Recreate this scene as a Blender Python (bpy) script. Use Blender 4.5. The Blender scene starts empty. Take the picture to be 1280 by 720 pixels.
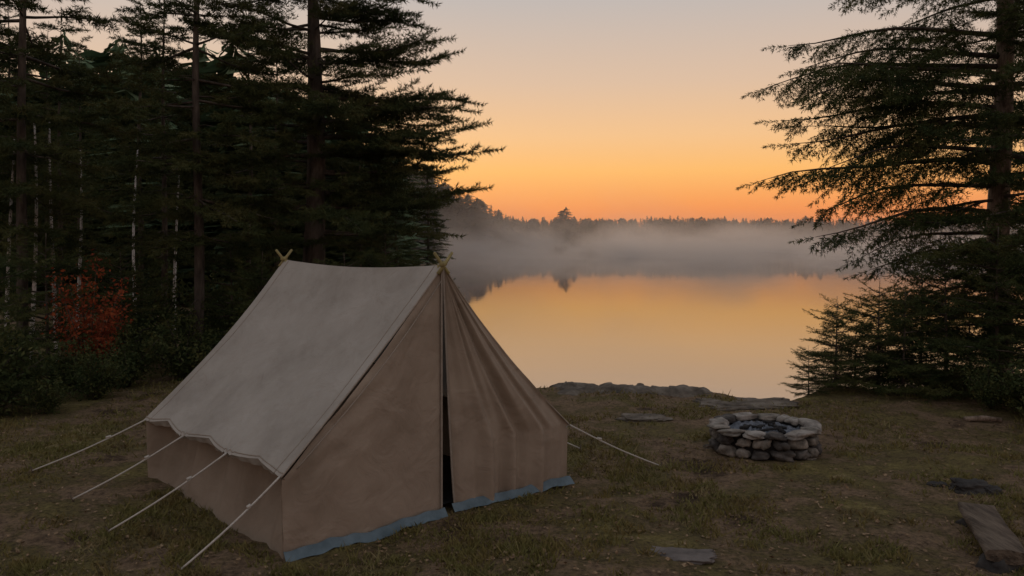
import bpy, math, numpy as np
from mathutils import Vector
rng=np.random.default_rng(7)
S=bpy.context.scene
S.view_settings.view_transform='Standard'; S.view_settings.look='None'; S.view_settings.exposure=0
F=1066.7; CH=2.2; HY=300
def gp(px,py,z=0.0):
    d=F*(CH-z)/(py-HY); return np.array([(px-640)/F*d,d,z])
# ---------------- noise helpers
_perm=rng.random((256,256))
def vnoise(x,y,s=1.0,o=0):
    x=np.asarray(x,float)*s+o*17.3+1000; y=np.asarray(y,float)*s+o*9.1+1000
    xi=np.floor(x).astype(int); yi=np.floor(y).astype(int); fx=x-xi; fy=y-yi
    fx=fx*fx*(3-2*fx); fy=fy*fy*(3-2*fy)
    g=lambda a,b:_perm[a%256,b%256]
    return (g(xi,yi)*(1-fx)+g(xi+1,yi)*fx)*(1-fy)+(g(xi,yi+1)*(1-fx)+g(xi+1,yi+1)*fx)*fy
def fbm(x,y,s=1.0,o=0,n=4):
    t=0;a=.5
    for i in range(n): t=t+a*vnoise(x,y,s*2**i,o+i); a*=.5
    return t
def sst(a,b,x):
    t=np.clip((x-a)/(b-a),0,1); return t*t*(3-2*t)
# ---------------- mesh helpers
class Soup:
    def __init__(s): s.v=[];s.f=[];s.m=[];s.n=0
    def add(s,v,f,mi=0):
        v=np.asarray(v,float).reshape(-1,3); f=np.asarray(f,int).reshape(-1,3)
        s.v.append(v); s.f.append(f+s.n); s.m.append(np.full(len(f),mi)); s.n+=len(v)
    def mesh(s,name,mats,smooth=False):
        v=np.concatenate(s.v); f=np.concatenate(s.f); m=np.concatenate(s.m)
        me=bpy.data.meshes.new(name)
        me.vertices.add(len(v)); me.vertices.foreach_set('co',v.ravel())
        me.loops.add(len(f)*3); me.loops.foreach_set('vertex_index',f.ravel().astype(np.int32))
        me.polygons.add(len(f)); me.polygons.foreach_set('loop_start',(np.arange(len(f))*3).astype(np.int32))
        me.polygons.foreach_set('material_index',m.astype(np.int32))
        if smooth: me.polygons.foreach_set('use_smooth',np.ones(len(f),bool))
        for a in mats: me.materials.append(a)
        me.update(calc_edges=True); me.validate()
        return me
    def obj(s,name,mats,smooth=False,parent=None):
        return mkobj(name,s.mesh(name,mats,smooth),parent=parent)
def mkobj(name,me,loc=(0,0,0),rot=0,sc=1,parent=None):
    o=bpy.data.objects.new(name,me); S.collection.objects.link(o)
    o.location=loc; o.rotation_euler=(0,0,rot); o.scale=(sc,sc,sc) if np.isscalar(sc) else sc
    if parent: o.parent=parent
    return o
def empty(name,loc=(0,0,0)):
    o=bpy.data.objects.new(name,None); o.location=loc; o.empty_display_size=.2; S.collection.objects.link(o); return o
def tube(soup,P,R,n=6,mi=0,cap=True):
    P=np.asarray(P,float); k=len(P); R=np.broadcast_to(R,(k,))
    T=np.gradient(P,axis=0); T/=np.linalg.norm(T,axis=1)[:,None]+1e-9
    up=np.array([0,0,1.]) if abs(T[:,2]).mean()<.8 else np.array([0,1.,0])
    X=np.cross(T,up); X/=np.linalg.norm(X,axis=1)[:,None]; Y=np.cross(T,X)
    a=np.linspace(0,2*np.pi,n,endpoint=False)
    V=P[:,None]+R[:,None,None]*(np.cos(a)[None,:,None]*X[:,None]+np.sin(a)[None,:,None]*Y[:,None])
    i=np.arange(k-1)[:,None]*n; j=np.arange(n)[None]; j2=(j+1)%n
    A=i+j;B=i+j2;C=i+n+j2;D=i+n+j
    f=np.concatenate([np.stack([A,B,C],-1).reshape(-1,3),np.stack([A,C,D],-1).reshape(-1,3)])
    V=V.reshape(-1,3)
    if cap:
        V=np.vstack([V,P[0],P[-1]]); c0=k*n;c1=k*n+1;jj=np.arange(n)
        f=np.vstack([f,np.stack([np.full(n,c0),(jj+1)%n,jj],-1),np.stack([np.full(n,c1),(k-1)*n+jj,(k-1)*n+(jj+1)%n],-1)])
    soup.add(V,f,mi)
def gridf(nu,nv):
    i=np.arange(nu-1)[:,None]*nv; j=np.arange(nv-1)[None]
    A=i+j;B=i+j+1;C=i+nv+j+1;D=i+nv+j
    return np.concatenate([np.stack([A,B,C],-1).reshape(-1,3),np.stack([A,C,D],-1).reshape(-1,3)])
# ---------------- materials
def mat(name,cols,scale=5,rough=.9,detail=6,bump=0,bscale=None,coord='Object',spec=.2,transl=0,stretch=(1,1,1),pos=(.35,.65)):
    m=bpy.data.materials.new(name); m.use_nodes=True; N=m.node_tree.nodes; L=m.node_tree.links
    b=N['Principled BSDF']; b.inputs['Roughness'].default_value=rough; b.inputs['Specular IOR Level'].default_value=spec
    tc=N.new('ShaderNodeTexCoord'); mp=N.new('ShaderNodeMapping'); mp.inputs['Scale'].default_value=stretch
    L.new(tc.outputs[coord],mp.inputs[0])
    n=N.new('ShaderNodeTexNoise'); n.inputs['Scale'].default_value=scale; n.inputs['Detail'].default_value=detail; n.inputs['Roughness'].default_value=.65
    L.new(mp.outputs[0],n.inputs['Vector'])
    r=N.new('ShaderNodeValToRGB'); L.new(n.outputs['Fac'],r.inputs[0])
    e=r.color_ramp.elements; k=len(cols)
    ps=np.linspace(pos[0],pos[1],k)
    while len(e)<k: e.new(.5)
    for i,c in enumerate(cols): e[i].position=ps[i]; e[i].color=(*c,1)
    L.new(r.outputs[0],b.inputs['Base Color'])
    if bump:
        n2=N.new('ShaderNodeTexNoise'); n2.inputs['Scale'].default_value=bscale or scale*4; n2.inputs['Detail'].default_value=8
        L.new(mp.outputs[0],n2.inputs['Vector'])
        bp=N.new('ShaderNodeBump'); bp.inputs['Strength'].default_value=1; bp.inputs['Distance'].default_value=bump
        L.new(n2.outputs['Fac'],bp.inputs['Height']); L.new(bp.outputs[0],b.inputs['Normal'])
    if transl:
        t=N.new('ShaderNodeBsdfTranslucent'); L.new(r.outputs[0],t.inputs[0]); mx=N.new('ShaderNodeMixShader'); mx.inputs[0].default_value=transl
        L.new(b.outputs[0],mx.inputs[1]); L.new(t.outputs[0],mx.inputs[2]); L.new(mx.outputs[0],N['Material Output'].inputs[0])
    return m
M_bark=mat('bark',[(.03,.024,.018),(.075,.06,.047),(.14,.115,.09)],6,bump=.03,bscale=14,stretch=(1,1,.25))
M_barkr=mat('spruce_bark',[(.07,.05,.035),(.2,.15,.11),(.36,.28,.21)],9,bump=.05,bscale=16,stretch=(1,1,.35))
M_needle=mat('spruce_needles',[(.024,.04,.013),(.055,.072,.022),(.11,.11,.036)],1.2,rough=.8,transl=.2)
M_needle2=mat('pine_needles',[(.026,.04,.014),(.058,.07,.022),(.11,.105,.038)],1.2,rough=.8,transl=.2)
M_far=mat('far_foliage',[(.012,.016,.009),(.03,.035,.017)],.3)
M_mid=mat('hazy_foliage',[(.05,.09,.045),(.1,.15,.075),(.15,.19,.1)],.5,transl=.15)  # background forest greens lightened: haze is put into the leaf colour
M_birch=mat('birch_bark',[(.08,.07,.06),(.5,.47,.43),(.65,.62,.58)],5,stretch=(1,1,3),pos=(.3,.45))
M_leaf=mat('shrub_leaves',[(.03,.05,.017),(.065,.082,.028),(.12,.115,.037)],3,transl=.25)
M_red=mat('red_leaves',[(.12,.035,.018),(.3,.065,.026),(.42,.12,.04)],4,transl=.3)
M_rock=mat('rock',[(.06,.05,.038),(.13,.107,.081),(.21,.18,.14)],4,bump=.03,bscale=9)
M_stone=mat('pit_stone',[(.08,.072,.06),(.18,.16,.13),(.31,.275,.23)],7,bump=.014,bscale=22)
# ---------------- terrain
def shoreY(x):
    return 12.7+np.where(x<-.3,(-.3-x)*10.5,0)+np.where(x>6,(x-6)*.5,0)+.45*np.sin(x*1.3+.4)+.25*np.sin(x*3.1)
def height(x,y):
    x=np.asarray(x,float);y=np.asarray(y,float)
    s=shoreY(x)-y
    s=np.where(x<-.3,s/6.0,s)
    land=sst(-1.3,.6,s)
    near=(fbm(x,y,.5,3)-.47)*.18+(fbm(x,y,3.2,5)-.47)*.07
    near*=sst(600,30,np.hypot(x,y))
    hump=.08*np.exp(-((x-1.5)**2/2.5+(y-12.0)**2/.5))+.06*(fbm(x,y,1.6,21)-.3)*np.exp(-((y-12.2)**2/.8))
    z=-2.3+2.3*land+(near+hump)*land
    far=sst(335,365,y+.06*x+6*np.sin(x*.03))+sst(260,300,x)
    z=np.maximum(z,-2.3+np.clip(far,0,1)*4.5)
    z+= sst(-8,-60,x)*land*2.5
    return z
def axis(a,b,st,lo,hi):
    c=list(np.arange(a,b,st)); d=st;v=b
    while v<hi: c.append(v); d*=1.09; v+=d
    c.append(hi); d=st; v=a-st; pre=[]
    while v>lo: pre.append(v); d*=1.09; v-=d
    pre.append(lo); return np.array(pre[::-1]+c)
gx=axis(-6,8,.06,-2500,2500); gy=axis(4,15,.06,-300,3500)
GX,GY=np.meshgrid(gx,gy,indexing='ij')
V=np.stack([GX,GY,height(GX,GY)],-1).reshape(-1,3)
fl=gridf(len(gx),len(gy))[:,::-1]
m=bpy.data.materials.new('ground'); m.use_nodes=True; N=m.node_tree.nodes; L=m.node_tree.links; b=N['Principled BSDF']
b.inputs['Roughness'].default_value=.95; b.inputs['Specular IOR Level'].default_value=.15
tc=N.new('ShaderNodeTexCoord')
def nz(sc,det=6,ro=.6):
    n=N.new('ShaderNodeTexNoise'); n.inputs['Scale'].default_value=sc; n.inputs['Detail'].default_value=det; n.inputs['Roughness'].default_value=ro
    L.new(tc.outputs['Object'],n.inputs['Vector']); return n
def ramp(src,ps):
    r=N.new('ShaderNodeValToRGB'); L.new(src,r.inputs[0]); e=r.color_ramp.elements
    while len(e)<len(ps): e.new(.5)
    for i,(p,c) in enumerate(ps): e[i].position=p; e[i].color=(*c,1)
    return r
r1=ramp(nz(.9,8,.7).outputs['Fac'],[(.36,(.07,.046,.028)),(.45,(.24,.165,.1)),(.52,(.13,.10,.045)),(.62,(.2,.165,.06)),(.72,(.36,.27,.16))])
r2=ramp(nz(28,8,.75).outputs['Fac'],[(.3,(.22,.2,.18)),(.5,(1,1,1)),(.7,(1.55,1.45,1.3))])
mx=N.new('ShaderNodeMix'); mx.data_type='RGBA'; mx.blend_type='MULTIPLY'; mx.inputs[0].default_value=1
L.new(r1.outputs[0],mx.inputs[6]); L.new(r2.outputs[0],mx.inputs[7]); L.new(mx.outputs[2],b.inputs['Base Color'])
bp=N.new('ShaderNodeBump'); bp.inputs['Distance'].default_value=.05; bp.inputs['Strength'].default_value=1
L.new(nz(16,10,.8).outputs['Fac'],bp.inputs['Height']); L.new(bp.outputs[0],b.inputs['Normal'])
M_ground=m
s=Soup(); s.add(V,fl); s.obj('ground',[M_ground],True)
# ---------------- water
m=bpy.data.materials.new('water'); m.use_nodes=True; N=m.node_tree.nodes; L=m.node_tree.links; b=N['Principled BSDF']
b.inputs['Base Color'].default_value=(.08,.05,.042,1); b.inputs['Roughness'].default_value=.03; b.inputs['IOR'].default_value=7.0
tc=N.new('ShaderNodeTexCoord'); mp=N.new('ShaderNodeMapping'); mp.inputs['Scale'].default_value=(.4,1.2,1); L.new(tc.outputs['Object'],mp.inputs[0])
n=N.new('ShaderNodeTexNoise'); n.inputs['Scale'].default_value=.6; n.inputs['Detail'].default_value=2; L.new(mp.outputs[0],n.inputs[0])
bp=N.new('ShaderNodeBump'); bp.inputs['Distance'].default_value=.006; bp.inputs['Strength'].default_value=.5; L.new(n.outputs['Fac'],bp.inputs['Height']); L.new(bp.outputs[0],b.inputs['Normal'])
s=Soup(); s.add([(-2400,5,-1),(2400,5,-1),(2400,900,-1),(-2400,900,-1)],[(0,1,2),(0,2,3)]); s.obj('lake_water',[m])
# ---------------- mist volume
m=bpy.data.materials.new('mist'); m.use_nodes=True; N=m.node_tree.nodes; L=m.node_tree.links; N.remove(N['Principled BSDF'])
vs=N.new('ShaderNodeVolumeScatter'); vs.inputs['Color'].default_value=(1,.95,.9,1); vs.inputs['Anisotropy'].default_value=.72
L.new(vs.outputs[0],N['Material Output'].inputs['Volume'])
g=N.new('ShaderNodeNewGeometry'); mp=N.new('ShaderNodeMapping'); mp.inputs['Scale'].default_value=(.055,.02,.11); L.new(g.outputs['Position'],mp.inputs[0])
n=N.new('ShaderNodeTexNoise'); n.inputs['Scale'].default_value=1; n.inputs['Detail'].default_value=4; n.inputs['Distortion'].default_value=.9; L.new(mp.outputs[0],n.inputs[0])
mr=N.new('ShaderNodeMapRange'); mr.inputs[1].default_value=.44; mr.inputs[2].default_value=.66; mr.inputs[3].default_value=.1; mr.inputs[4].default_value=3.0; L.new(n.outputs['Fac'],mr.inputs[0])
sx=N.new('ShaderNodeSeparateXYZ'); L.new(g.outputs['Position'],sx.inputs[0])
hr=N.new('ShaderNodeMapRange'); hr.inputs[1].default_value=-1; hr.inputs[2].default_value=17; hr.inputs[3].default_value=1; hr.inputs[4].default_value=0; L.new(sx.outputs[2],hr.inputs[0])
pw=N.new('ShaderNodeMath'); pw.operation='POWER'; pw.inputs[1].default_value=5.5; L.new(hr.outputs[0],pw.inputs[0])
yr=N.new('ShaderNodeMapRange'); yr.inputs[1].default_value=32; yr.inputs[2].default_value=130; yr.inputs[3].default_value=0; yr.inputs[4].default_value=1; L.new(sx.outputs[1],yr.inputs[0])
def mul(a,bb):
    q=N.new('ShaderNodeMath'); q.operation='MULTIPLY'; L.new(a,q.inputs[0])
    if isinstance(bb,float): q.inputs[1].default_value=bb
    else: L.new(bb,q.inputs[1])
    return q.outputs[0]
d=mul(mul(mul(mr.outputs[0],pw.outputs[0]),yr.outputs[0]),.027); L.new(d,vs.inputs['Density'])
m.cycles.volume_step_rate=.3
x0,x1,y0,y1,z0,z1=-60,300,32,343,-.98,17
s=Soup(); s.add([(x0,y0,z0),(x1,y0,z0),(x1,y1,z0),(x0,y1,z0),(x0,y0,z1),(x1,y0,z1),(x1,y1,z1),(x0,y1,z1)],
 [(0,2,1),(0,3,2),(4,5,6),(4,6,7),(0,1,5),(0,5,4),(1,2,6),(1,6,5),(2,3,7),(2,7,6),(3,0,4),(3,4,7)]); s.obj('lake_mist',[m])
# ---------------- conifers
def needles(P,D,n,ln,w,spread=.8):
    L_=np.linalg.norm(D); d=D/L_
    t=rng.random(n); base=P+t[:,None]*D
    r=rng.normal(size=(n,3)); r-= (r@d)[:,None]*d; r/=np.linalg.norm(r,axis=1)[:,None]
    dr=d*.75+r*spread; dr/=np.linalg.norm(dr,axis=1)[:,None]
    sd=np.cross(dr,rng.normal(size=(n,3))); sd/=np.linalg.norm(sd,axis=1)[:,None]
    l=ln*rng.uniform(.6,1.15,n)[:,None]
    return np.stack([base-sd*w/2,base+sd*w/2,base+dr*l],1)
def spray(length,nl=.07,w=.011,dens=1.0,flat=.25,droop=0.):
    T=[]; T.append(needles(np.zeros(3),np.array([length,0,0.]),int(34*length*dens)+6,nl,w))
    k=max(3,int(length/.075))
    for i in range(k):
        t=(i+.5)/k
        for sgn in (-1,1):
            l=(.08+.30*length*(1-t))*rng.uniform(.6,1.2)
            a=math.radians(rng.uniform(38,62))
            D=np.array([math.cos(a)*l,sgn*math.sin(a)*l,rng.normal()*flat*l-droop*l])
            T.append(needles(np.array([t*length,0,0]),D,int(75*l*dens)+5,nl,w))
    return np.concatenate(T)
def tree(name,H,r0,branches,mat_n,nl=.07,w=.011,dens=1.0,droop=0.,lat=.17,zc=0.,lean=(0,0),latdroop=0.,stub=12,bark=None):
    s=Soup()
    zz=np.linspace(-.3,H,26); ph=rng.random(4)*6
    cx=lean[0]*zz/H+.04*np.sin(zz*.9+ph[0]); cy=lean[1]*zz/H+.04*np.sin(zz*.8+ph[1])
    rr=r0*(1-zz/H*.97)**.9*(1+.25*np.exp(-np.clip(zz,0,9)/.25)); rr=np.maximum(rr,.008)
    tube(s,np.stack([cx,cy,zz],1),rr*(1+.05*rng.normal(size=26)),10,2)
    tem=[[spray(l,nl,w,dens,droop=droop) for _ in range(3)] for l in (.22,.4,.62,.9)]
    ls=np.array([.22,.4,.62,.9]); inst={}
    for (z,az,Lb,e0,cv) in branches:
        c0=np.array([np.interp(z,zz,cx),np.interp(z,zz,cy),z])
        t=np.linspace(0,1,9); yaw=rng.normal()*.12
        ang=az+yaw*t**2
        wob=.03*Lb*np.sin(t*7+rng.random()*6)*t
        P=c0+np.stack([np.cos(ang)*Lb*t,np.sin(ang)*Lb*t,Lb*(math.tan(e0)*t+cv*t*t)+wob],1)
        rb=.010+.011*Lb; tube(s,P,np.linspace(rb,.004,9),4,0,cap=False)
        n=int(Lb/lat); 
        for i in range(n):
            tt=.12+.88*(i+rng.random())/n
            if tt<.3 and rng.random()<.5: continue
            tt=min(tt,.995); k=min(int(tt*8),7); f=tt*8-k
            p=P[k]*(1-f)+P[k+1]*f; d=P[k+1]-P[k]; d/=np.linalg.norm(d)
            side=np.cross(d,[0,0,1.]); side/=np.linalg.norm(side)+1e-9
            for sg in (-1,1):
                if rng.random()<.12: continue
                a=math.radians(rng.uniform(40,68)*(1.05-.45*tt))
                D=d*math.cos(a)+sg*side*math.sin(a)+np.array([0,0,rng.normal()*.2-latdroop*rng.uniform(.3,1)]); D/=np.linalg.norm(D)
                ll=(.16+.36*Lb*math.sin(math.pi*(.2+.75*tt))*(1-.45*tt))*rng.uniform(.55,1.15)
                q=int(np.argmin(abs(ls-ll))); sc=ll/ls[q]; sc=min(max(sc,.7),1.35)
                inst.setdefault((q,int(rng.integers(3))),[]).append((p,D,sc))
        d=P[-1]-P[-2]; d/=np.linalg.norm(d); inst.setdefault((1,0),[]).append((P[-1],d,1.)); 
    for (q,v),lst in inst.items():
        T=tem[q][v].reshape(-1,3)
        p=np.array([a[0] for a in lst]); D=np.array([a[1] for a in lst]); sc=np.array([a[2] for a in lst])
        Y=np.cross([0,0,1.],D); Y/=np.linalg.norm(Y,axis=1)[:,None]+1e-9; Z=np.cross(D,Y)
        R=np.stack([D,Y,Z],-1)*sc[:,None,None]
        W=np.einsum('mij,nj->mni',R,T)+p[:,None]
        W=W.reshape(-1,3); s.add(W,np.arange(len(W)).reshape(-1,3),1)
        e=p+D*(sc*ls[q])[:,None]*.9; sd=Y*.004
        St=np.stack([p-sd,p+sd,e],1).reshape(-1,3); s.add(St,np.arange(len(St)).reshape(-1,3),0)
    for i in range(stub):
        z=rng.uniform(.6,H*.5); a=rng.random()*6.28; l=rng.uniform(.2,.8)
        c0=np.array([np.interp(z,zz,cx),np.interp(z,zz,cy),z]); e=c0+np.array([math.cos(a)*l,math.sin(a)*l,-.1*l])
        tube(s,[c0,(c0+e)/2+[0,0,.03],e],[.010,.007,.003],4,0)
    print(name,s.n//3)
    return s.mesh(name,[M_bark,mat_n,bark or M_bark])
def auto_br(H,z0,prof,step,per=5,e_lo=-.15,e_hi=.2,cv=.08,jit=.25):
    B=[];z=z0;off=rng.random()*6
    while z<H-.15:
        n=int(per+rng.integers(-1,2)); off+=.9
        for k in range(max(n,2)):
            u=(z-z0)/(H-z0)
            Lb=prof(z)*rng.uniform(1-jit*1.6,1+jit*.6)
            if Lb<.15: Lb=.15
            B.append((z+rng.normal()*.06,off+6.283*k/n+rng.normal()*.25,Lb,e_lo+(e_hi-e_lo)*u+rng.normal()*.07,cv*rng.uniform(.3,1.6)))
        z+=step*rng.uniform(.75,1.3)
    return B
PI=math.pi
# hero left tree
D0=15.5; hx=(393-640)/F*D0
def prof(z): return np.interp(z,[1,2,3,4,5,6.5,9,11],[1.8,2.1,2.4,2.4,2.1,1.7,.9,.2])
B=auto_br(11,1.0,prof,.5,6,-.12,.15,.05,.35)
for (px,py) in [(598,188),(585,118),(545,62),(545,258),(525,20),(590,170),(560,215),(500,15),(570,135),(555,150),(550,290),(560,240)]:
    x=(px-640)/F*D0; z=CH+(HY-py)/F*D0; Lb=x-hx
    B.append((z-.02*Lb,rng.normal()*.18,Lb,-.04,.06))
    B.append((z-.02*Lb+.05,rng.normal()*.1+.25,Lb*.8,-.06,.08))
me_hero=tree('hero_pine',11,.23,B,M_needle2,nl=.085,w=.013,lat=.2)
mkobj('pine_tree',me_hero,(hx,D0,height(hx,D0)))
# hero right tree
D1=13.2; rx=(1252-640)/F*D1
def prof(z): return np.interp(z,[1.4,2.2,3,4,5,7,10,14],[1.0,1.3,1.6,2.0,2.4,2.6,1.8,.2])
B=auto_br(14,2.0,prof,.62,5,-.1,.2,-.04,.35)
for (px,py,dr) in [(962,152,-.16),(975,50,-.12),(1012,215,-.2),(995,100,-.14),(965,20,-.1),(1030,180,-.2),(1070,318,-.22),(1085,345,-.25),(1010,130,-.15),(1060,235,-.2),(985,70,-.1),(968,35,-.12),(1000,5,-.1),(980,-20,-.1),(1020,60,-.15)]:
    x=(px-640)/F*D1; z=CH+(HY-py)/F*D1; Lb=rx-x
    B.append((z-dr*Lb*.7,PI+rng.normal()*.14,Lb,.12,dr-.05))
me_r=tree('hero_spruce',14,.2,B,M_needle,nl=.06,w=.011,lat=.18,latdroop=.75,droop=.4,bark=M_barkr)
mkobj('spruce_tree',me_r,(rx,D1,height(rx,D1)))
def prof(z): return np.interp(z,[1,3,6,9,12],[1.5,1.8,1.5,.9,.1])
me_a=tree('spruce_a',12,.13,auto_br(12,1.4,prof,.5,5,-.25,.25,.06,.35),M_needle,lat=.22,dens=.9,w=.015,nl=.085)
def prof(z): return np.interp(z,[2,4,6,9,10.5],[.9,1.6,1.5,.7,.1])
me_b=tree('spruce_b',10.5,.10,auto_br(10.5,2.4,prof,.55,5,-.2,.2,.03,.45),M_needle2,lat=.21,dens=.95,w=.015,nl=.09)
def prof(z): return np.interp(z,[.2,1,2,2.9],[1.25,1.1,.7,.1])
me_y=tree('young_spruce',2.9,.045,auto_br(2.8,.15,prof,.24,5,-.1,.35,.12,.5),M_needle,lat=.14,nl=.05,w=.01,stub=0)
def put(name,me,px,D,sc=1,rot=None,dz=0):
    x=(px-640)/F*D; mkobj(name,me,(x,D,float(height(x,D))+dz),rng.random()*6.28 if rot is None else rot,sc)
for px,D,sc,me in [(247,14,.95,me_b),(28,13.5,1.0,me_b),(-30,15,1.0,me_a),(100,24,.62,me_a),(175,22,.72,me_a),(312,23,.8,me_b),(205,19,.8,me_b),(60,27,.75,me_a),(450,27,.55,me_a),(495,34,.52,me_a),(535,44,.6,me_a),(345,26,.7,me_a),(10,33,.95,me_a),(75,18,.68,me_b)]:
    put('spruce_tree',me,px,D,sc)
for px,D,sc,me in [(1330,12,.95,me_a),(1295,17,.9,me_b),(1400,15,1.0,me_a)]:
    put('spruce_tree',me,px,D,sc)
for px,D,sc in [(1100,12.4,.55),(1045,12.3,.46),(1070,12.9,.5),(1180,12.0,.72),(1250,11.6,.8),(1310,11.2,.8),(1215,13.6,1.0),(1150,13.4,.8),(1130,11.9,.5),(1010,12.0,.24)]:
    put('spruce_tree',me_y,px,D,sc)
for px,D,sc in [(60,13,.8),(150,14.5,.7),(-20,11,.8),(290,15,.8),(575,13.3,.36),(602,13.0,.26),(330,14,.7),(480,15,.8),(520,14,.6),(430,13.5,.7)]:
    put('spruce_tree',me_y,px,D,sc)
# ---- distant forests (single mesh objects)
def lowtree(bushy=0):
    T=[]; k=46
    for i in range(k):
        u=(i/k)**.9; z=.06+.94*u; R=.19*(1-u)**.85+.01
        if bushy: R=(.20*math.sqrt(max(0,1-(2*u-.95)**2)+.02) if u>.3 else .05+.25*u)*rng.uniform(.5,1.1)
        for j in range(5+3*bushy):
            a=rng.random()*6.28; rr=R*rng.uniform(.6,1.25); dz=-.05*rng.uniform(-.2,1.)
            p=np.array([0,0,z+.02]); t=np.array([math.cos(a)*rr,math.sin(a)*rr,z+dz]); sd=np.array([-math.sin(a),math.cos(a),0])*rr*.35
            T.append([p,t+sd*.8+[0,0,.012],t-sd]) 
    return np.array(T).reshape(-1,3)
LT=[lowtree() for _ in range(4)]+[lowtree(1) for _ in range(4)]
def forest(name,P,Hs,mat_,bush=4,wf=(1.1,1.9),base=0):
    s=Soup()
    for (x,y),h in zip(P,Hs):
        a=rng.random()*6.28; T=LT[int(rng.integers(base,4+bush))]; c,s_=math.cos(a),math.sin(a)
        w=h*rng.uniform(*wf)
        W=np.stack([(T[:,0]*c-T[:,1]*s_)*w+x,(T[:,0]*s_+T[:,1]*c)*w+y,T[:,2]*h+float(height(x,y))],1)
        s.add(W,np.arange(len(W)).reshape(-1,3),0)
    return s.obj(name,[mat_])
P=[];H=[]
for i in range(1500):
    x=rng.uniform(-60,330); y=348+rng.uniform(0,25)-.06*x
    P.append((x,y)); H.append(rng.uniform(7.6,9.6)+ (1.0 if rng.random()<.1 else 0))
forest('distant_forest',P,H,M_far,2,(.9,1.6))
P=[];H=[]
for i in range(420):
    y=rng.uniform(60,260); x=-.3-(y-12)/10.5-rng.uniform(0.5,30)
    P.append((x,y)); H.append(np.interp(y,[60,100,200,260],[6.5,10,15,17])*rng.uniform(.7,1.1))
for i in range(190):
    x=rng.uniform(-34,30); y=292+rng.uniform(0,24)+.3*x; P.append((x,y)); H.append(np.interp(x,[-34,-22,-8,2,11,28],[27,23,16,11.5,10.5,9.5])*rng.uniform(.75,1.08))
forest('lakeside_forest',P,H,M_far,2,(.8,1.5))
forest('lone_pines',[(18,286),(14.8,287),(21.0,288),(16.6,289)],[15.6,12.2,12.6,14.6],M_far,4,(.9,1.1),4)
P=[];H=[]
for i in range(300):
    y=rng.uniform(28,75); x=-.66*y+rng.uniform(0,1)*(.66*y-.1*y-1.5); P.append((x,y)); H.append(np.interp(x/y,[-.6,-.45,-.3,-.2,-.15,-.08],[8.5,9.5,8.5,7,5.5,4.2])*rng.uniform(.6,1.1)*(1+(y-28)/90))
forest('background_forest',P,H,M_mid,4,(1.,1.6))
# ---- birch trunks
def birch():
    s=Soup(); z=np.linspace(-.2,6,20); tube(s,np.stack([.12*np.sin(z*.5),.1*np.cos(z*.4),z],1),np.linspace(.065,.02,20),8,0)
    n=2200; c=rng.normal(size=(n,3))*[.7,.7,1.1]+[0,0,4.8]; d=rng.normal(size=(n,3)); d/=np.linalg.norm(d,axis=1)[:,None]; e=np.cross(d,rng.normal(size=(n,3))); e/=np.linalg.norm(e,axis=1)[:,None]
    W=np.stack([c-d*.04,c+e*.03,c+d*.04],1).reshape(-1,3); s.add(W,np.arange(len(W)).reshape(-1,3),1)
    for i in range(8):
        zz=rng.uniform(3.2,5.8); a=rng.random()*6.28; l=rng.uniform(.4,.9); tube(s,[(0,0,zz),(math.cos(a)*l,math.sin(a)*l,zz+l*.6)],[.009,.003],4,2)
    return s.mesh('birch',[M_birch,M_leaf,M_bark])
me_bi=birch()
for px,D,sc in [(40,14.6,.7),(14,14.4,.65),(66,15.5,.72),(98,19,.7),(172,21,.75),(222,20,.7)]: put('birch_tree',me_bi,px,D,sc)
# ---- shrubs
def shrub(name,n,r,h,mt,leaf=.035):
    s=Soup()
    tips=[]
    for i in range(16):
        a=rng.random()*6.28; rr=r*rng.uniform(.1,1); hh=h*rng.uniform(.45,1)*(1-.35*rr/r)
        P=np.array([[0,0,-.05],[math.cos(a)*rr*.4,math.sin(a)*rr*.4,hh*.55],[math.cos(a)*rr,math.sin(a)*rr,hh]]); tube(s,P,[.014,.008,.003],4,0); tips.append(P)
    tips=np.array(tips); k=rng.integers(16,size=n); t=rng.uniform(.3,1.08,n)[:,None]
    q=np.where(t<.55,tips[k,0]+(tips[k,1]-tips[k,0])*t/.55,tips[k,1]+(tips[k,2]-tips[k,1])*(t-.55)/.45)
    c=q+rng.normal(size=(n,3))*r*.13
    d=rng.normal(size=(n,3)); d/=np.linalg.norm(d,axis=1)[:,None]; e=np.cross(d,rng.normal(size=(n,3))); e/=np.linalg.norm(e,axis=1)[:,None]
    l=leaf*rng.uniform(.6,1.3,n)[:,None]
    W=np.stack([c-d*l,c+e*l*.5,c+d*l,c-e*l*.5],1).reshape(-1,3); i=np.arange(n)[:,None]*4
    s.add(W,np.concatenate([i+[0,1,2],i+[0,2,3]]),1)
    return s.mesh(name,[M_bark,mt])
me_s=shrub('shrub',3500,.8,1.3,M_leaf); me_rd=shrub('red',2800,.6,2.0,M_red,.03)
for px,D,sc in [(20,12,.7),(90,12.3,.65),(160,13,.8),(230,13.6,.9),(-30,10.5,1),(300,14,.9),(120,11.8,.6),(380,14,1),(450,14,.9),(510,13.5,.8),(180,16,1.4),(260,17,1.3),(340,17,1.3),(60,10.8,.4),(1290,10.6,.7),(1240,10.9,.5),(1330,10,.9)]:
    put('shrub',me_s,px,D,sc)
put('red_maple_shrub',me_rd,112,12.8,1.1); 
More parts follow.
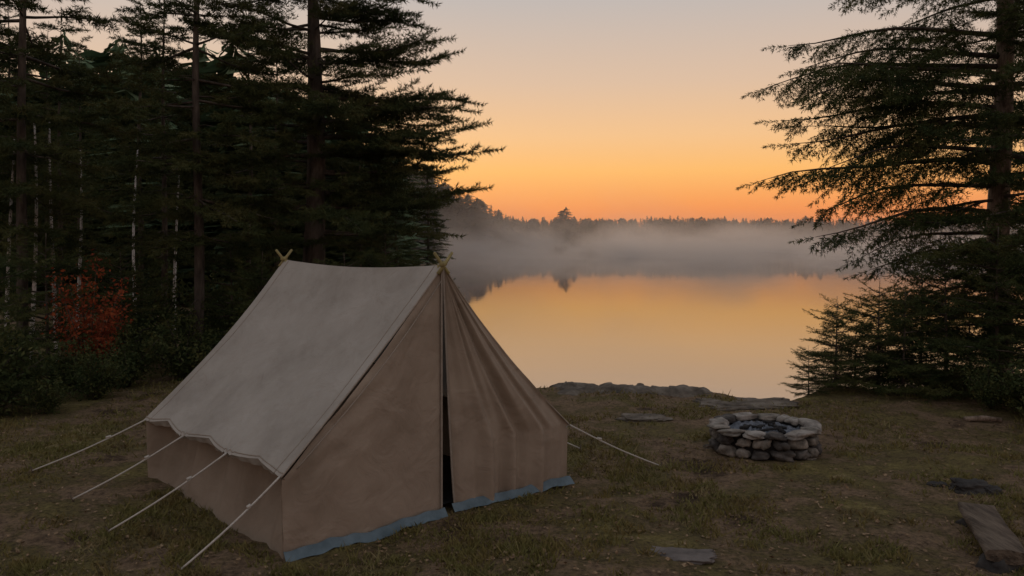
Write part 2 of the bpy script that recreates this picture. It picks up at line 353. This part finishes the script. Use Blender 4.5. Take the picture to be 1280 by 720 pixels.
# ---------------- tent
u=np.array([.78,.626,0]); v=np.array([-.681,.732,0]); O=np.array([-.56,6.8,0]); Zv=np.array([0,0,1.])
LEN=2.57; HW=1.33; EW=1.26; EZ=.6; RZ=2.0
tent=empty('canvas_tent')
def TW(a,b_,z): 
    a,b_,z=np.broadcast_arrays(a,b_,z); return O+a[...,None]*u+b_[...,None]*v+z[...,None]*Zv
def canvas(name,c1,c2,c3,tr=.1):
    m=mat(name,[c1,c2,c3],1.6,rough=.95,bump=.0,spec=.1,transl=tr,pos=(.3,.7))
    N=m.node_tree.nodes;L=m.node_tree.links;tc=[x for x in N if x.type=='TEX_COORD'][0]; b=N['Principled BSDF']
    n1=N.new('ShaderNodeTexNoise'); n1.inputs['Scale'].default_value=4; n1.inputs['Detail'].default_value=4; n1.inputs['Distortion'].default_value=.8; L.new(tc.outputs['Object'],n1.inputs[0])
    n2=N.new('ShaderNodeTexNoise'); n2.inputs['Scale'].default_value=260; L.new(tc.outputs['Object'],n2.inputs[0])
    b1=N.new('ShaderNodeBump'); b1.inputs['Distance'].default_value=.026; b1.inputs['Strength'].default_value=1; L.new(n1.outputs['Fac'],b1.inputs['Height'])
    b2=N.new('ShaderNodeBump'); b2.inputs['Distance'].default_value=.002; b2.inputs['Strength'].default_value=.5; L.new(n2.outputs['Fac'],b2.inputs['Height']); L.new(b1.outputs[0],b2.inputs['Normal']); L.new(b2.outputs[0],b.inputs['Normal'])
    return m
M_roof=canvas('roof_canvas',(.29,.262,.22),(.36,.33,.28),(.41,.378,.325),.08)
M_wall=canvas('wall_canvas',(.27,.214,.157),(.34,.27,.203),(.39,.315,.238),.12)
M_sidew_shade=canvas('side_canvas_shaded',(.2,.155,.11),(.26,.205,.15),(.3,.24,.18),.1)  # wall canvas darkened: shade below the eave is put into this colour
M_sod=mat('groundsheet_blue',[(.085,.12,.135),(.14,.19,.215)],6,rough=.7)
M_rope=mat('rope',[(.38,.36,.32),(.55,.52,.45)],80)
M_wood=mat('pole_wood',[(.2,.16,.07),(.33,.28,.12)],14,stretch=(1,1,.2))
M_peg=mat('peg_wood',[(.06,.045,.03),(.12,.09,.06)],14)
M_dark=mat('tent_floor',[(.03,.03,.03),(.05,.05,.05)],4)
M_seam=mat('seam_canvas',[(.25,.21,.165),(.32,.275,.22)],30)
guyb=np.array([0.0,.86,1.72,LEN])
def eave(b_):
    d=np.min(np.abs(np.asarray(b_)[...,None]-guyb),axis=-1); d=np.clip(d/.43,0,1)
    return d
def roof(side):
    nu,nv=70,170; t=np.linspace(0,1,nu)[:,None]; bb=np.linspace(-.02,LEN+.02,nv)[None]
    bb=np.broadcast_to(bb,(nu,nv)); t=np.broadcast_to(t,(nu,nv)); d=eave(bb)
    ew=EW+.10-.05*d**1.5*t**6; ez=EZ-.05+.045*d**1.5*t**6
    lensag=np.sin(PI*np.clip(bb/LEN,0,1))
    a=t*ew; z=RZ-.045*lensag*(1-t)+(ez-RZ)*t
    sag=.08*np.sin(PI*t**.9)*(.5+.5*lensag)
    cr=0
    for g0 in guyb:
        ang=(bb-g0)/(.12+(1-t)*1.0+1e-3); cr=cr+np.exp(-ang**2*3)*np.cos(ang*11+g0*3)*.018*t**2*(1-.2*t)
    cr=cr+.014*np.sin(bb*3.1+t*4+1)*np.sin(PI*t)+.006*np.sin(bb*9+t*7)*t
    cr=cr+ (fbm(bb,t,3,side+3)-.47)*.05*np.sin(PI*t)
    endw=sst(0,.15,bb)*sst(0,.15,LEN-bb)
    z=z-sag+cr*endw; a=a-sag*.55
    bb2=bb+.06*np.sin(PI*t)*(1-2*bb/LEN)*.6
    V=TW(side*a,bb2,z).reshape(-1,3); s=Soup(); s.add(V,gridf(nu,nv)); 
    vv=np.linspace(0,1,6)[:,None]; be=bb[-1][None]; de=eave(be)
    vz=z[-1][None]-vv*(.025+.035*de); va=a[-1][None]-vv*.03+.008*np.sin(be*40)*vv
    V=TW(side*va,bb2[-1][None]+0*vv,vz).reshape(-1,3); s.add(V,gridf(6,nv))
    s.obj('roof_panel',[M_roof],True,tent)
    s=Soup()
    for j in (7,nv-8):
        P=TW(side*a[:,j],bb2[:,j],z[:,j]+.001); tube(s,P,.004,5)
    P=TW(side*a[-2,:],bb2[-2,:],z[-2,:]+.002); tube(s,P,.005,5)
    P=TW(side*a[:,0],bb2[:,0],z[:,0]-.003); tube(s,P,.007,5)
    s.obj('roof_hem',[M_seam],True,tent)
    return a,bb2,z
A=roof(-1); roof(1)
oz=A[2][::-1,1]; oa=A[0][::-1,1]; ob=A[1][::-1,1]; ZE=float(oz[0]); AE=float(oa[0])-.012
def outline(z_): return np.where(z_<ZE,HW+(AE-HW)*z_/ZE,np.interp(z_,oz,oa)-.012)
def gzl(a,b_):
    p=TW(np.asarray(a,float),np.asarray(b_,float),np.zeros_like(np.asarray(a,float))); return height(p[...,0],p[...,1])
def wall(side):
    nu,nv=26,200; t=np.linspace(0,1,nu)[:,None]; bb=np.broadcast_to(np.linspace(0,LEN,nv)[None],(nu,nv)); t=np.broadcast_to(t,(nu,nv))
    a=EW-.14+(HW-EW+.10)*t; z=EZ+.03+(-.03-EZ-.03)*t+gzl(side*a,bb)*t
    f=.03*np.sin(bb*8.5+.7*np.sin(bb*3))+.02*np.sin(bb*21+t*2)+ .03*np.sin(bb*4+2)
    a=a+f*np.sin(PI*np.clip(t*.8+.1,0,1))-.04*np.sin(PI*t)
    e=np.maximum(np.exp(-(bb/.10)**2),np.exp(-((LEN-bb)/.10)**2)); a=a*(1-e)+e*outline(np.clip(z,0,9))
    s=Soup(); s.add(TW(side*a,bb,z).reshape(-1,3),gridf(nu,nv)); s.obj('side_wall',[M_sidew_shade],True,tent)
wall(-1); wall(1)
def gable(bpos,out,name,a0t,a0b,a1,fold,seed):
    nu,nv=130,70; q=np.linspace(0,1,nu)[:,None]; t=np.linspace(0,1,nv)[None]
    sg=np.sign(a1)
    z=t*(RZ-.012)+0*q; ao=outline(z); ai=a0b+(a0t-a0b)*t**.7; ai=np.minimum(ai,ao)
    a=ai+(ao-ai)*q
    bulge=.05*np.sin(PI*q)*np.sin(PI*t**.8)
    env=np.sin(PI*np.clip(q,0,1))**.5*np.clip(1-t,0,1)**.6
    if fold: 
        cr=fold*env*(.024*np.sin(q*31+1.3*np.sin(t*4+seed))+.013*np.sin(q*57+seed+2*t)+.03*np.sin(q*13+seed)+.03*(fbm(q*9+0*t,t*2+0*q,1,seed)-.47))
    else:
        cr=env*(.006*np.sin(q*9+t*6)+.035*(fbm(q*3+0*t,t*2+0*q,1.5,seed)-.47))
        cr=cr+.010*np.exp(-((q-1)**2+(t-.3)**2)*8)*np.sin((q*18+t*30))
    bb=bpos+out*(bulge*(1.3 if fold else .5)+cr)
    zz=z+gzl(sg*a,bb)*(1-t)
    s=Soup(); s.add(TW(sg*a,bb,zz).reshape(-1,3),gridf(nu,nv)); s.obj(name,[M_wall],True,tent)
    return sg*a,bb,zz
gable(0,-1,'front_flap',0.0,-.0,-1,0,2)
ga=gable(-.012,-1,'door_flap',0.0,.12,1,1.35,5)
gable(LEN,1,'back_panel',0.0,0,-1,0,8); gable(LEN,1,'back_panel',0,0,1,0,9)
s=Soup(); tube(s,TW(ga[0][0],ga[1][0]-.006,ga[2][0]),.009,6); zz=np.linspace(.02,RZ,30); tube(s,TW(0*zz-.012,0*zz-.014,zz),.009,6)
ts=np.linspace(.02,.98,40); sz=RZ-.06-(RZ-.62)*ts; sa=-(outline(sz)-.07); k=sa<0
tube(s,TW(sa[k],-.026*np.sin(PI*ts[k])-.012+0*sz[k],sz[k]),.004,5)
s.obj('door_seam',[M_seam],True,tent)
for a0,a1 in ((-HW-.02,.0),(.07,HW+.02)):
    s=Soup(); aa=np.linspace(a0,a1,50)[None]; w=np.linspace(0,1,5)[:,None]
    zz=.06*(1-w)+.008+gzl(aa+0*w,0*aa*w)+.004*np.sin(aa*30); bb=-.035-.05*w+.012*np.sin(aa*13)*w
    s.add(TW(aa+0*w,bb,zz).reshape(-1,3),gridf(5,50)); s.obj('groundsheet_edge',[M_sod],True,tent)
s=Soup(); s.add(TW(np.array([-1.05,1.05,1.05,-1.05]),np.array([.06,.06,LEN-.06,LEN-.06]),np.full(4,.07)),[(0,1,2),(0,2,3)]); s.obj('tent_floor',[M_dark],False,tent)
s=Soup()
for b_ in (.03,LEN-.03):
    tube(s,TW(np.zeros(3),np.full(3,b_),np.array([0,1.,2.0])),.018,8)
for b_ in (-.02,LEN+.02):
    for sg in (-1,1):
        P=TW(np.array([-sg*.05,0,sg*.085]),np.array([b_,b_-.01*sg,b_]),np.array([RZ-.07,RZ+.0,RZ+.10])); tube(s,P,np.array([.017,.015,.012]),7)
    tube(s,TW(np.array([-.03,.03]),np.array([b_-.02,b_+.02]),np.array([RZ+.005,RZ+.012])),.022,8)
s.obj('tent_poles',[M_wood],True,tent)
s=Soup(); pegs=Soup()
def guy(P0,P1):
    t=np.linspace(0,1,14)[:,None]; P=P0+(P1-P0)*t; P[:,2]-=.02*np.sin(PI*t[:,0]); P[:,2]=np.maximum(P[:,2],P1[2]); tube(s,P,.0075,6)
    k=P0+(P1-P0)*.30; tube(s,[k-[0,0,.008],k+(P1-P0)*.04],.012,6)
    dd=(P1-P0); dd[2]=0; dd/=np.linalg.norm(dd); tube(pegs,[P1-dd*.03+[0,0,-.05],P1+dd*.015+[0,0,.035]],[.008,.009],6)
tg=[(225,714),(135,665),(90,630),(40,596)]
NV=170
for b_,(px,py) in zip(guyb,tg):
    j=int(np.clip((b_+.02)/(LEN+.04)*(NV-1),0,NV-1)); P0=TW(-A[0][-1,j],A[1][-1,j],A[2][-1,j]); P1=gp(px,py); P1[2]=float(height(P1[0],P1[1]))+.02; guy(P0,P1)
for b_,(px,py) in zip(guyb,[(826,584),(800,545),(780,525),(770,512)]):
    j=int(np.clip((b_+.02)/(LEN+.04)*(NV-1),0,NV-1)); P0=TW(A[0][-1,j],A[1][-1,j],A[2][-1,j]); P1=gp(px,py)
    if b_>0: P1=TW(np.array(HW+1.05),np.array(b_),np.array(0.))
    P1[2]=float(height(P1[0],P1[1]))+.02; guy(P0,P1)
s.obj('guy_lines',[M_rope],True,tent); pegs.obj('tent_pegs',[M_peg],True,tent)
# ---------------- rocks
import bmesh
from mathutils import noise
def rockmesh(name,sx,sy,sz,seed,sub=5,amp=.3,boxy=.5,mt=None):
    bm=bmesh.new(); bmesh.ops.create_icosphere(bm,subdivisions=sub,radius=1)
    for w in bm.verts:
        c=w.co.normalized(); mxx=max(abs(c.x),abs(c.y),abs(c.z)); c=c*(1-boxy)+c/mxx*boxy*.8
        k=1+amp*noise.fractal(c*1.6+Vector((seed*3.7,seed,0)),.7,2.0,6)
        w.co=Vector((c.x*k*sx,c.y*k*sy,c.z*k*sz))
    me=bpy.data.meshes.new(name); bm.to_mesh(me); bm.free(); me.materials.append(mt or M_rock)
    for p in me.polygons: p.use_smooth=True
    return me
def rock(name,px,py,sx,sy,sz,seed,rot=0,dz=0,**k):
    p=gp(px,py); me=rockmesh(name,sx,sy,sz,seed,**k); mkobj(name,me,(p[0],p[1],float(height(p[0],p[1]))+dz),rot)
s=Soup(); ox=np.linspace(.1,3.9,190); oy=np.linspace(11.3,13.4,100); OX,OY=np.meshgrid(ox,oy,indexing='ij')
e=sst(0,.7,OX-.1)*sst(0,.9,3.9-OX)*sst(0,.7,OY-11.3)*sst(0,.35,13.35-OY)
f1=fbm(OX,OY,1.5,31,4); f2=fbm(OX,OY,6,35,3); led=np.floor(f1*9)/9*.6+f1*.4
OZ=height(OX,OY)*(OY<12.3)+np.minimum(height(OX,OY),0)*(OY>=12.3); OZ=np.maximum(OZ,-.25)
OZ=OZ-.15+e*(.10+.34*(led-.2)+.08*(f2-.4)+.09*np.exp(-((OX-1.9)/.5)**2))
s.add(np.stack([OX,OY,OZ],-1).reshape(-1,3),gridf(190,100)[:,::-1]); s.obj('rock_outcrop',[M_rock],False)
rock('rock_slab',935,507,.72,.4,.04,7,.1,boxy=.8); rock('stone',805,524,.32,.22,.03,8)
rock('flat_stone',850,695,.27,.15,.03,9,-.15,boxy=.8,dz=-.014,mt=mat('flat_stone',[(.09,.078,.07),(.17,.148,.13)],6,bump=.02,bscale=14)); 
M_dk=mat('dark_stone',[(.03,.028,.026),(.07,.065,.058)],5,bump=.02,bscale=12)
rock('stone',1217,614,.19,.12,.085,12,-.1,boxy=.5,mt=M_dk); rock('stone',1172,607,.09,.06,.035,13,mt=M_dk); rock('stone',1240,618,.08,.07,.06,14,mt=M_dk)
rock('stone',888,562,.07,.06,.04,15); rock('stone',1012,575,.06,.05,.03,16)
# ---------------- fire pit
pit=empty('stone_fire_pit'); pc=np.array([(955-640)/F*8.9,8.9,0]); pz=float(height(pc[0],pc[1])); 
s=Soup()
bm=bmesh.new(); bmesh.ops.create_icosphere(bm,subdivisions=3,radius=1); bv=np.array([w.co[:] for w in bm.verts]); bf=np.array([[x.index for x in f.verts] for f in bm.faces]); bm.free()
for c,(z0,hh) in enumerate([(0,.11),(.112,.10),(.214,.065)]):
    a=rng.random()
    end=a+2*PI
    while a<end-.1:
        w=rng.uniform(.13,.27) if c<2 else rng.uniform(.2,.33)
        da=(w+.012)/.52; 
        if a+da>end-.12: da=end-a; w=da*.52-.012
        am=a+da/2; R=.475+rng.normal()*.012
        k=bv/np.abs(bv).max(1)[:,None]; g=bv*.35+k*.65*.88
        nn=1+.13*(np.sin(bv@rng.normal(size=3)*2.6+rng.random()*6)+.7*np.sin(bv@rng.normal(size=3)*5+rng.random()*6))
        g=g*nn[:,None]*[w/2*1.0,.085 if c<2 else .105,hh/2*rng.uniform(.85,1.1)]
        ca,sa=math.cos(am),math.sin(am); tl=rng.normal()*.08
        X=np.stack([-sa*g[:,0]+ca*g[:,1],ca*g[:,0]+sa*g[:,1],g[:,2]+g[:,0]*tl],1)+[ca*R+pc[0],sa*R+pc[1],pz+z0+hh/2]
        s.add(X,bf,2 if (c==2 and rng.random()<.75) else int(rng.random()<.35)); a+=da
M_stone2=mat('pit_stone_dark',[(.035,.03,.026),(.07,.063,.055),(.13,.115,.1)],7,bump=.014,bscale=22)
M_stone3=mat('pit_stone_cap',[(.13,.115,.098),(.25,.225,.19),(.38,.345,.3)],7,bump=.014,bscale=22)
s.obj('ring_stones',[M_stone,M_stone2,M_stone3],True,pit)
s=Soup(); th=np.linspace(0,2*PI,60,endpoint=False)
r=np.linspace(0,.43,14); G=np.array([[pc[0]+ri*math.cos(t),pc[1]+ri*math.sin(t),pz+.19+.05*math.cos(ri*3.5)+.02*rng.normal()*.6] for ri in r for t in np.append(th,0)])
s.add(G,gridf(14,61)[:,::-1]); s.obj('ash_bed',[mat('ash',[(.05,.055,.06),(.12,.13,.145),(.2,.21,.23)],18,bump=.01)],True,pit)
s=Soup()
for i in range(7):
    a=rng.random()*6.28; c=pc+[rng.normal()*.12,rng.normal()*.12,pz+.25]; d=np.array([math.cos(a),math.sin(a),.1])*rng.uniform(.08,.18); tube(s,[c-d,c+d*.2,c+d],rng.uniform(.012,.022),7)
s.obj('charred_wood',[mat('charcoal',[(.012,.012,.012),(.04,.038,.035)],20,bump=.005)],True,pit)
s=Soup(); n=40; th=np.linspace(0,2*PI,n+1); prof_=[(.41,0),(.49,0),(.49,.24),(.41,.24),(.41,0)]
s.add([[pc[0]+rr*math.cos(t),pc[1]+rr*math.sin(t),pz+z] for rr,z in prof_ for t in th],gridf(5,n+1)); s.obj('gap_backing',[mat('gap_shade',[(.012,.011,.01),(.025,.022,.02)],20)],False,pit)  # added near-black core: shade in the gaps between stones, put into colour
# ---------------- plank bench
pl=empty('log_bench'); s=Soup()
p0=gp(1222,650);p1=gp(1258,705); p0[2]=float(height(p0[0],p0[1]))+.08; p1[2]=float(height(p1[0],p1[1]))+.11
d=(p1-p0); Ln=np.linalg.norm(d); d/=Ln; sd=np.cross(d,Zv); sd/=np.linalg.norm(sd)
t=np.linspace(-.05,1.02,30)
ring=np.array([(-.13,.015),(-.12,.035),(0,.04),(.12,.036),(.135,.012),(.12,-.03),(.05,-.055),(-.05,-.06),(-.12,-.03)])
V=np.array([p0+d*Ln*q+sd*(r_[0]*(1+.05*math.sin(q*9+r_[1]*60)))+Zv*(r_[1]+.006*math.sin(q*14+r_[0]*20)) for q in t for r_ in np.vstack([ring,ring[:1]])])
s.add(V,gridf(30,10)); 
for e_ in (0,29):
    idx=e_*10+np.arange(9); c=V[idx].mean(0); s.add(np.vstack([V[idx],c]),[(i,(i+1)%9,9) for i in range(9)])
s.obj('plank',[mat('weathered_wood',[(.055,.042,.03),(.11,.084,.06),(.16,.125,.09)],16,bump=.012,stretch=(1,.18,1))],True,pl)
for q in (.12,.9):
    c=p0+d*Ln*q; me=rockmesh('support_stone',.19,.12,.09,int(q*50),3,mt=M_dk); mkobj('support_stone',me,(c[0],c[1],c[2]-.1),.3,1,pl)
s=Soup(); 
q0=gp(1205,525);q1=gp(1252,527); q0[2]=float(height(*q0[:2]))+.02;q1[2]=float(height(*q1[:2]))+.03; tube(s,[q0,(q0+q1)/2+[0,0,.015],q1],[.03,.035,.025],8)
s.obj('fallen_log',[M_barkr],True)
# ---------------- grass (one object)
n=260000
D_=1/rng.uniform(1/15.,1/4.6,n); X=rng.uniform(-.68,.68,n)*D_; Y=D_
msk=fbm(X,Y,.9,11); fine=fbm(X,Y,4.0,14)
keep=(msk*.6+fine*.4>.43+.16*rng.random(n))&(shoreY(X)-Y>.7)&(np.hypot(X-pc[0],Y-pc[1])>.64)
rel=np.stack([X,Y],1)-O[:2]; aa=rel@u[:2]; bb=rel@v[:2]; keep&=~((np.abs(aa)<HW+.02)&(bb>-.05)&(bb<LEN+.05))
X=X[keep];Y=Y[keep];n=len(X); Z=height(X,Y)
hh=rng.uniform(.010,.034,n)*(1+.7*(fine[keep]>.52))*(1+1.0*(rng.random(n)<.04)); a=rng.random(n)*6.28; w=.0035+.0006*Y
ln=rng.normal(size=(n,2))*.7*hh[:,None]
W=np.stack([np.stack([X-np.cos(a)*w,Y-np.sin(a)*w,Z-.004],1),np.stack([X+np.cos(a)*w,Y+np.sin(a)*w,Z-.004],1),np.stack([X+ln[:,0],Y+ln[:,1],Z+hh],1)],1).reshape(-1,3)
M_grass=mat('grass_blades',[(.13,.09,.045),(.19,.15,.052),(.145,.135,.042),(.3,.23,.12)],1.7,transl=.2,pos=(.33,.67))
s=Soup(); s.add(W,np.arange(3*n).reshape(-1,3)); s.obj('grass',[M_grass])
s=Soup(); n=5000; D_=1/rng.uniform(1/14.,1/4.6,n); X=rng.uniform(-.68,.68,n)*D_; Y=D_; k=(shoreY(X)-Y>.8)&(np.hypot(X-pc[0],Y-pc[1])>.6); 
rel=np.stack([X,Y],1)-O[:2]; aa=rel@u[:2]; bb=rel@v[:2]; k&=~((np.abs(aa)<HW+.1)&(bb>-.1)&(bb<LEN+.1)); X=X[k];Y=Y[k];n=len(X);Z=height(X,Y)+.012
a=rng.random(n)*6.28; l=rng.uniform(.008,.026,n); dx=np.cos(a)*l;dy=np.sin(a)*l; tz=rng.normal(size=n)*.006
W=np.stack([np.stack([X-dx,Y-dy,Z],1),np.stack([X+dy*.5,Y-dx*.5,Z+tz],1),np.stack([X+dx,Y+dy,Z+.004],1),np.stack([X-dy*.5,Y+dx*.5,Z-tz],1)],1).reshape(-1,3); i=np.arange(n)[:,None]*4
s.add(W,np.concatenate([i+[0,1,2],i+[0,2,3]])); s.obj('fallen_leaves',[mat('dead_leaves',[(.08,.05,.03),(.2,.13,.07),(.34,.25,.15)],40)])
# ---------------- world
w=bpy.data.worlds.new('World'); S.world=w; w.use_nodes=True; N=w.node_tree.nodes; L=w.node_tree.links; bg=N['Background']
SUN_AZ=math.radians(-20)
GLOW=math.radians(-2)
tc=N.new('ShaderNodeTexCoord'); sx=N.new('ShaderNodeSeparateXYZ'); L.new(tc.outputs['Generated'],sx.inputs[0])
def s2l(c): return tuple(((x/255)/12.92 if x/255<=.04045 else ((x/255+.055)/1.055)**2.4) for x in c)
def rmp(ps):
    r=N.new('ShaderNodeValToRGB'); e=r.color_ramp.elements
    while len(e)<len(ps): e.new(.5)
    for i,(p,c) in enumerate(ps): e[i].position=p; e[i].color=(*s2l(c),1)
    L.new(sx.outputs[2],r.inputs[0]); return r
rA=rmp([(0,(230,118,66)),(.035,(248,148,78)),(.08,(252,186,106)),(.12,(242,192,138)),(.18,(220,188,160)),(.27,(192,182,176)),(.5,(172,172,178)),(1,(162,165,175))])
rB=rmp([(0,(176,116,96)),(.05,(192,138,120)),(.12,(190,160,146)),(.25,(182,170,168)),(.5,(172,170,176)),(1,(162,165,175))])
dt=N.new('ShaderNodeVectorMath'); dt.operation='DOT_PRODUCT'; L.new(tc.outputs['Generated'],dt.inputs[0]); dt.inputs[1].default_value=(math.sin(GLOW),math.cos(GLOW),0)
mr=N.new('ShaderNodeMapRange'); mr.interpolation_type='SMOOTHSTEP'; mr.inputs[1].default_value=.35; mr.inputs[2].default_value=1.0; L.new(dt.outputs['Value'],mr.inputs[0])
mx=N.new('ShaderNodeMix'); mx.data_type='RGBA'; L.new(mr.outputs[0],mx.inputs[0]); L.new(rB.outputs[0],mx.inputs[6]); L.new(rA.outputs[0],mx.inputs[7])
sky=N.new('ShaderNodeTexSky'); sky.sky_type='NISHITA'; sky.sun_disc=False; sky.sun_elevation=math.radians(6); sky.sun_rotation=SUN_AZ
sc=N.new('ShaderNodeVectorMath'); sc.operation='SCALE'; sc.inputs['Scale'].default_value=.003; L.new(sky.outputs[0],sc.inputs[0])
ad=N.new('ShaderNodeVectorMath'); ad.operation='ADD'; L.new(mx.outputs[2],ad.inputs[0]); L.new(sc.outputs[0],ad.inputs[1]); L.new(ad.outputs[0],bg.inputs[0]); bg.inputs[1].default_value=1.02
sun=bpy.data.lights.new('sun','SUN'); sun.energy=.9; sun.angle=math.radians(12); sun.color=(1,.72,.54)
so=bpy.data.objects.new('sun',sun); S.collection.objects.link(so); el=math.radians(6)
dv=Vector((math.sin(SUN_AZ)*math.cos(el),math.cos(SUN_AZ)*math.cos(el),math.sin(el))); so.rotation_euler=dv.to_track_quat('Z','Y').to_euler()
# ---------------- camera
cam=bpy.data.cameras.new('camera'); cam.lens=30; cam.sensor_width=36; cam.shift_y=-60/1280; cam.clip_end=6000
co=bpy.data.objects.new('camera',cam); S.collection.objects.link(co); co.location=(0,0,CH); co.rotation_euler=(PI/2,0,0); S.camera=co
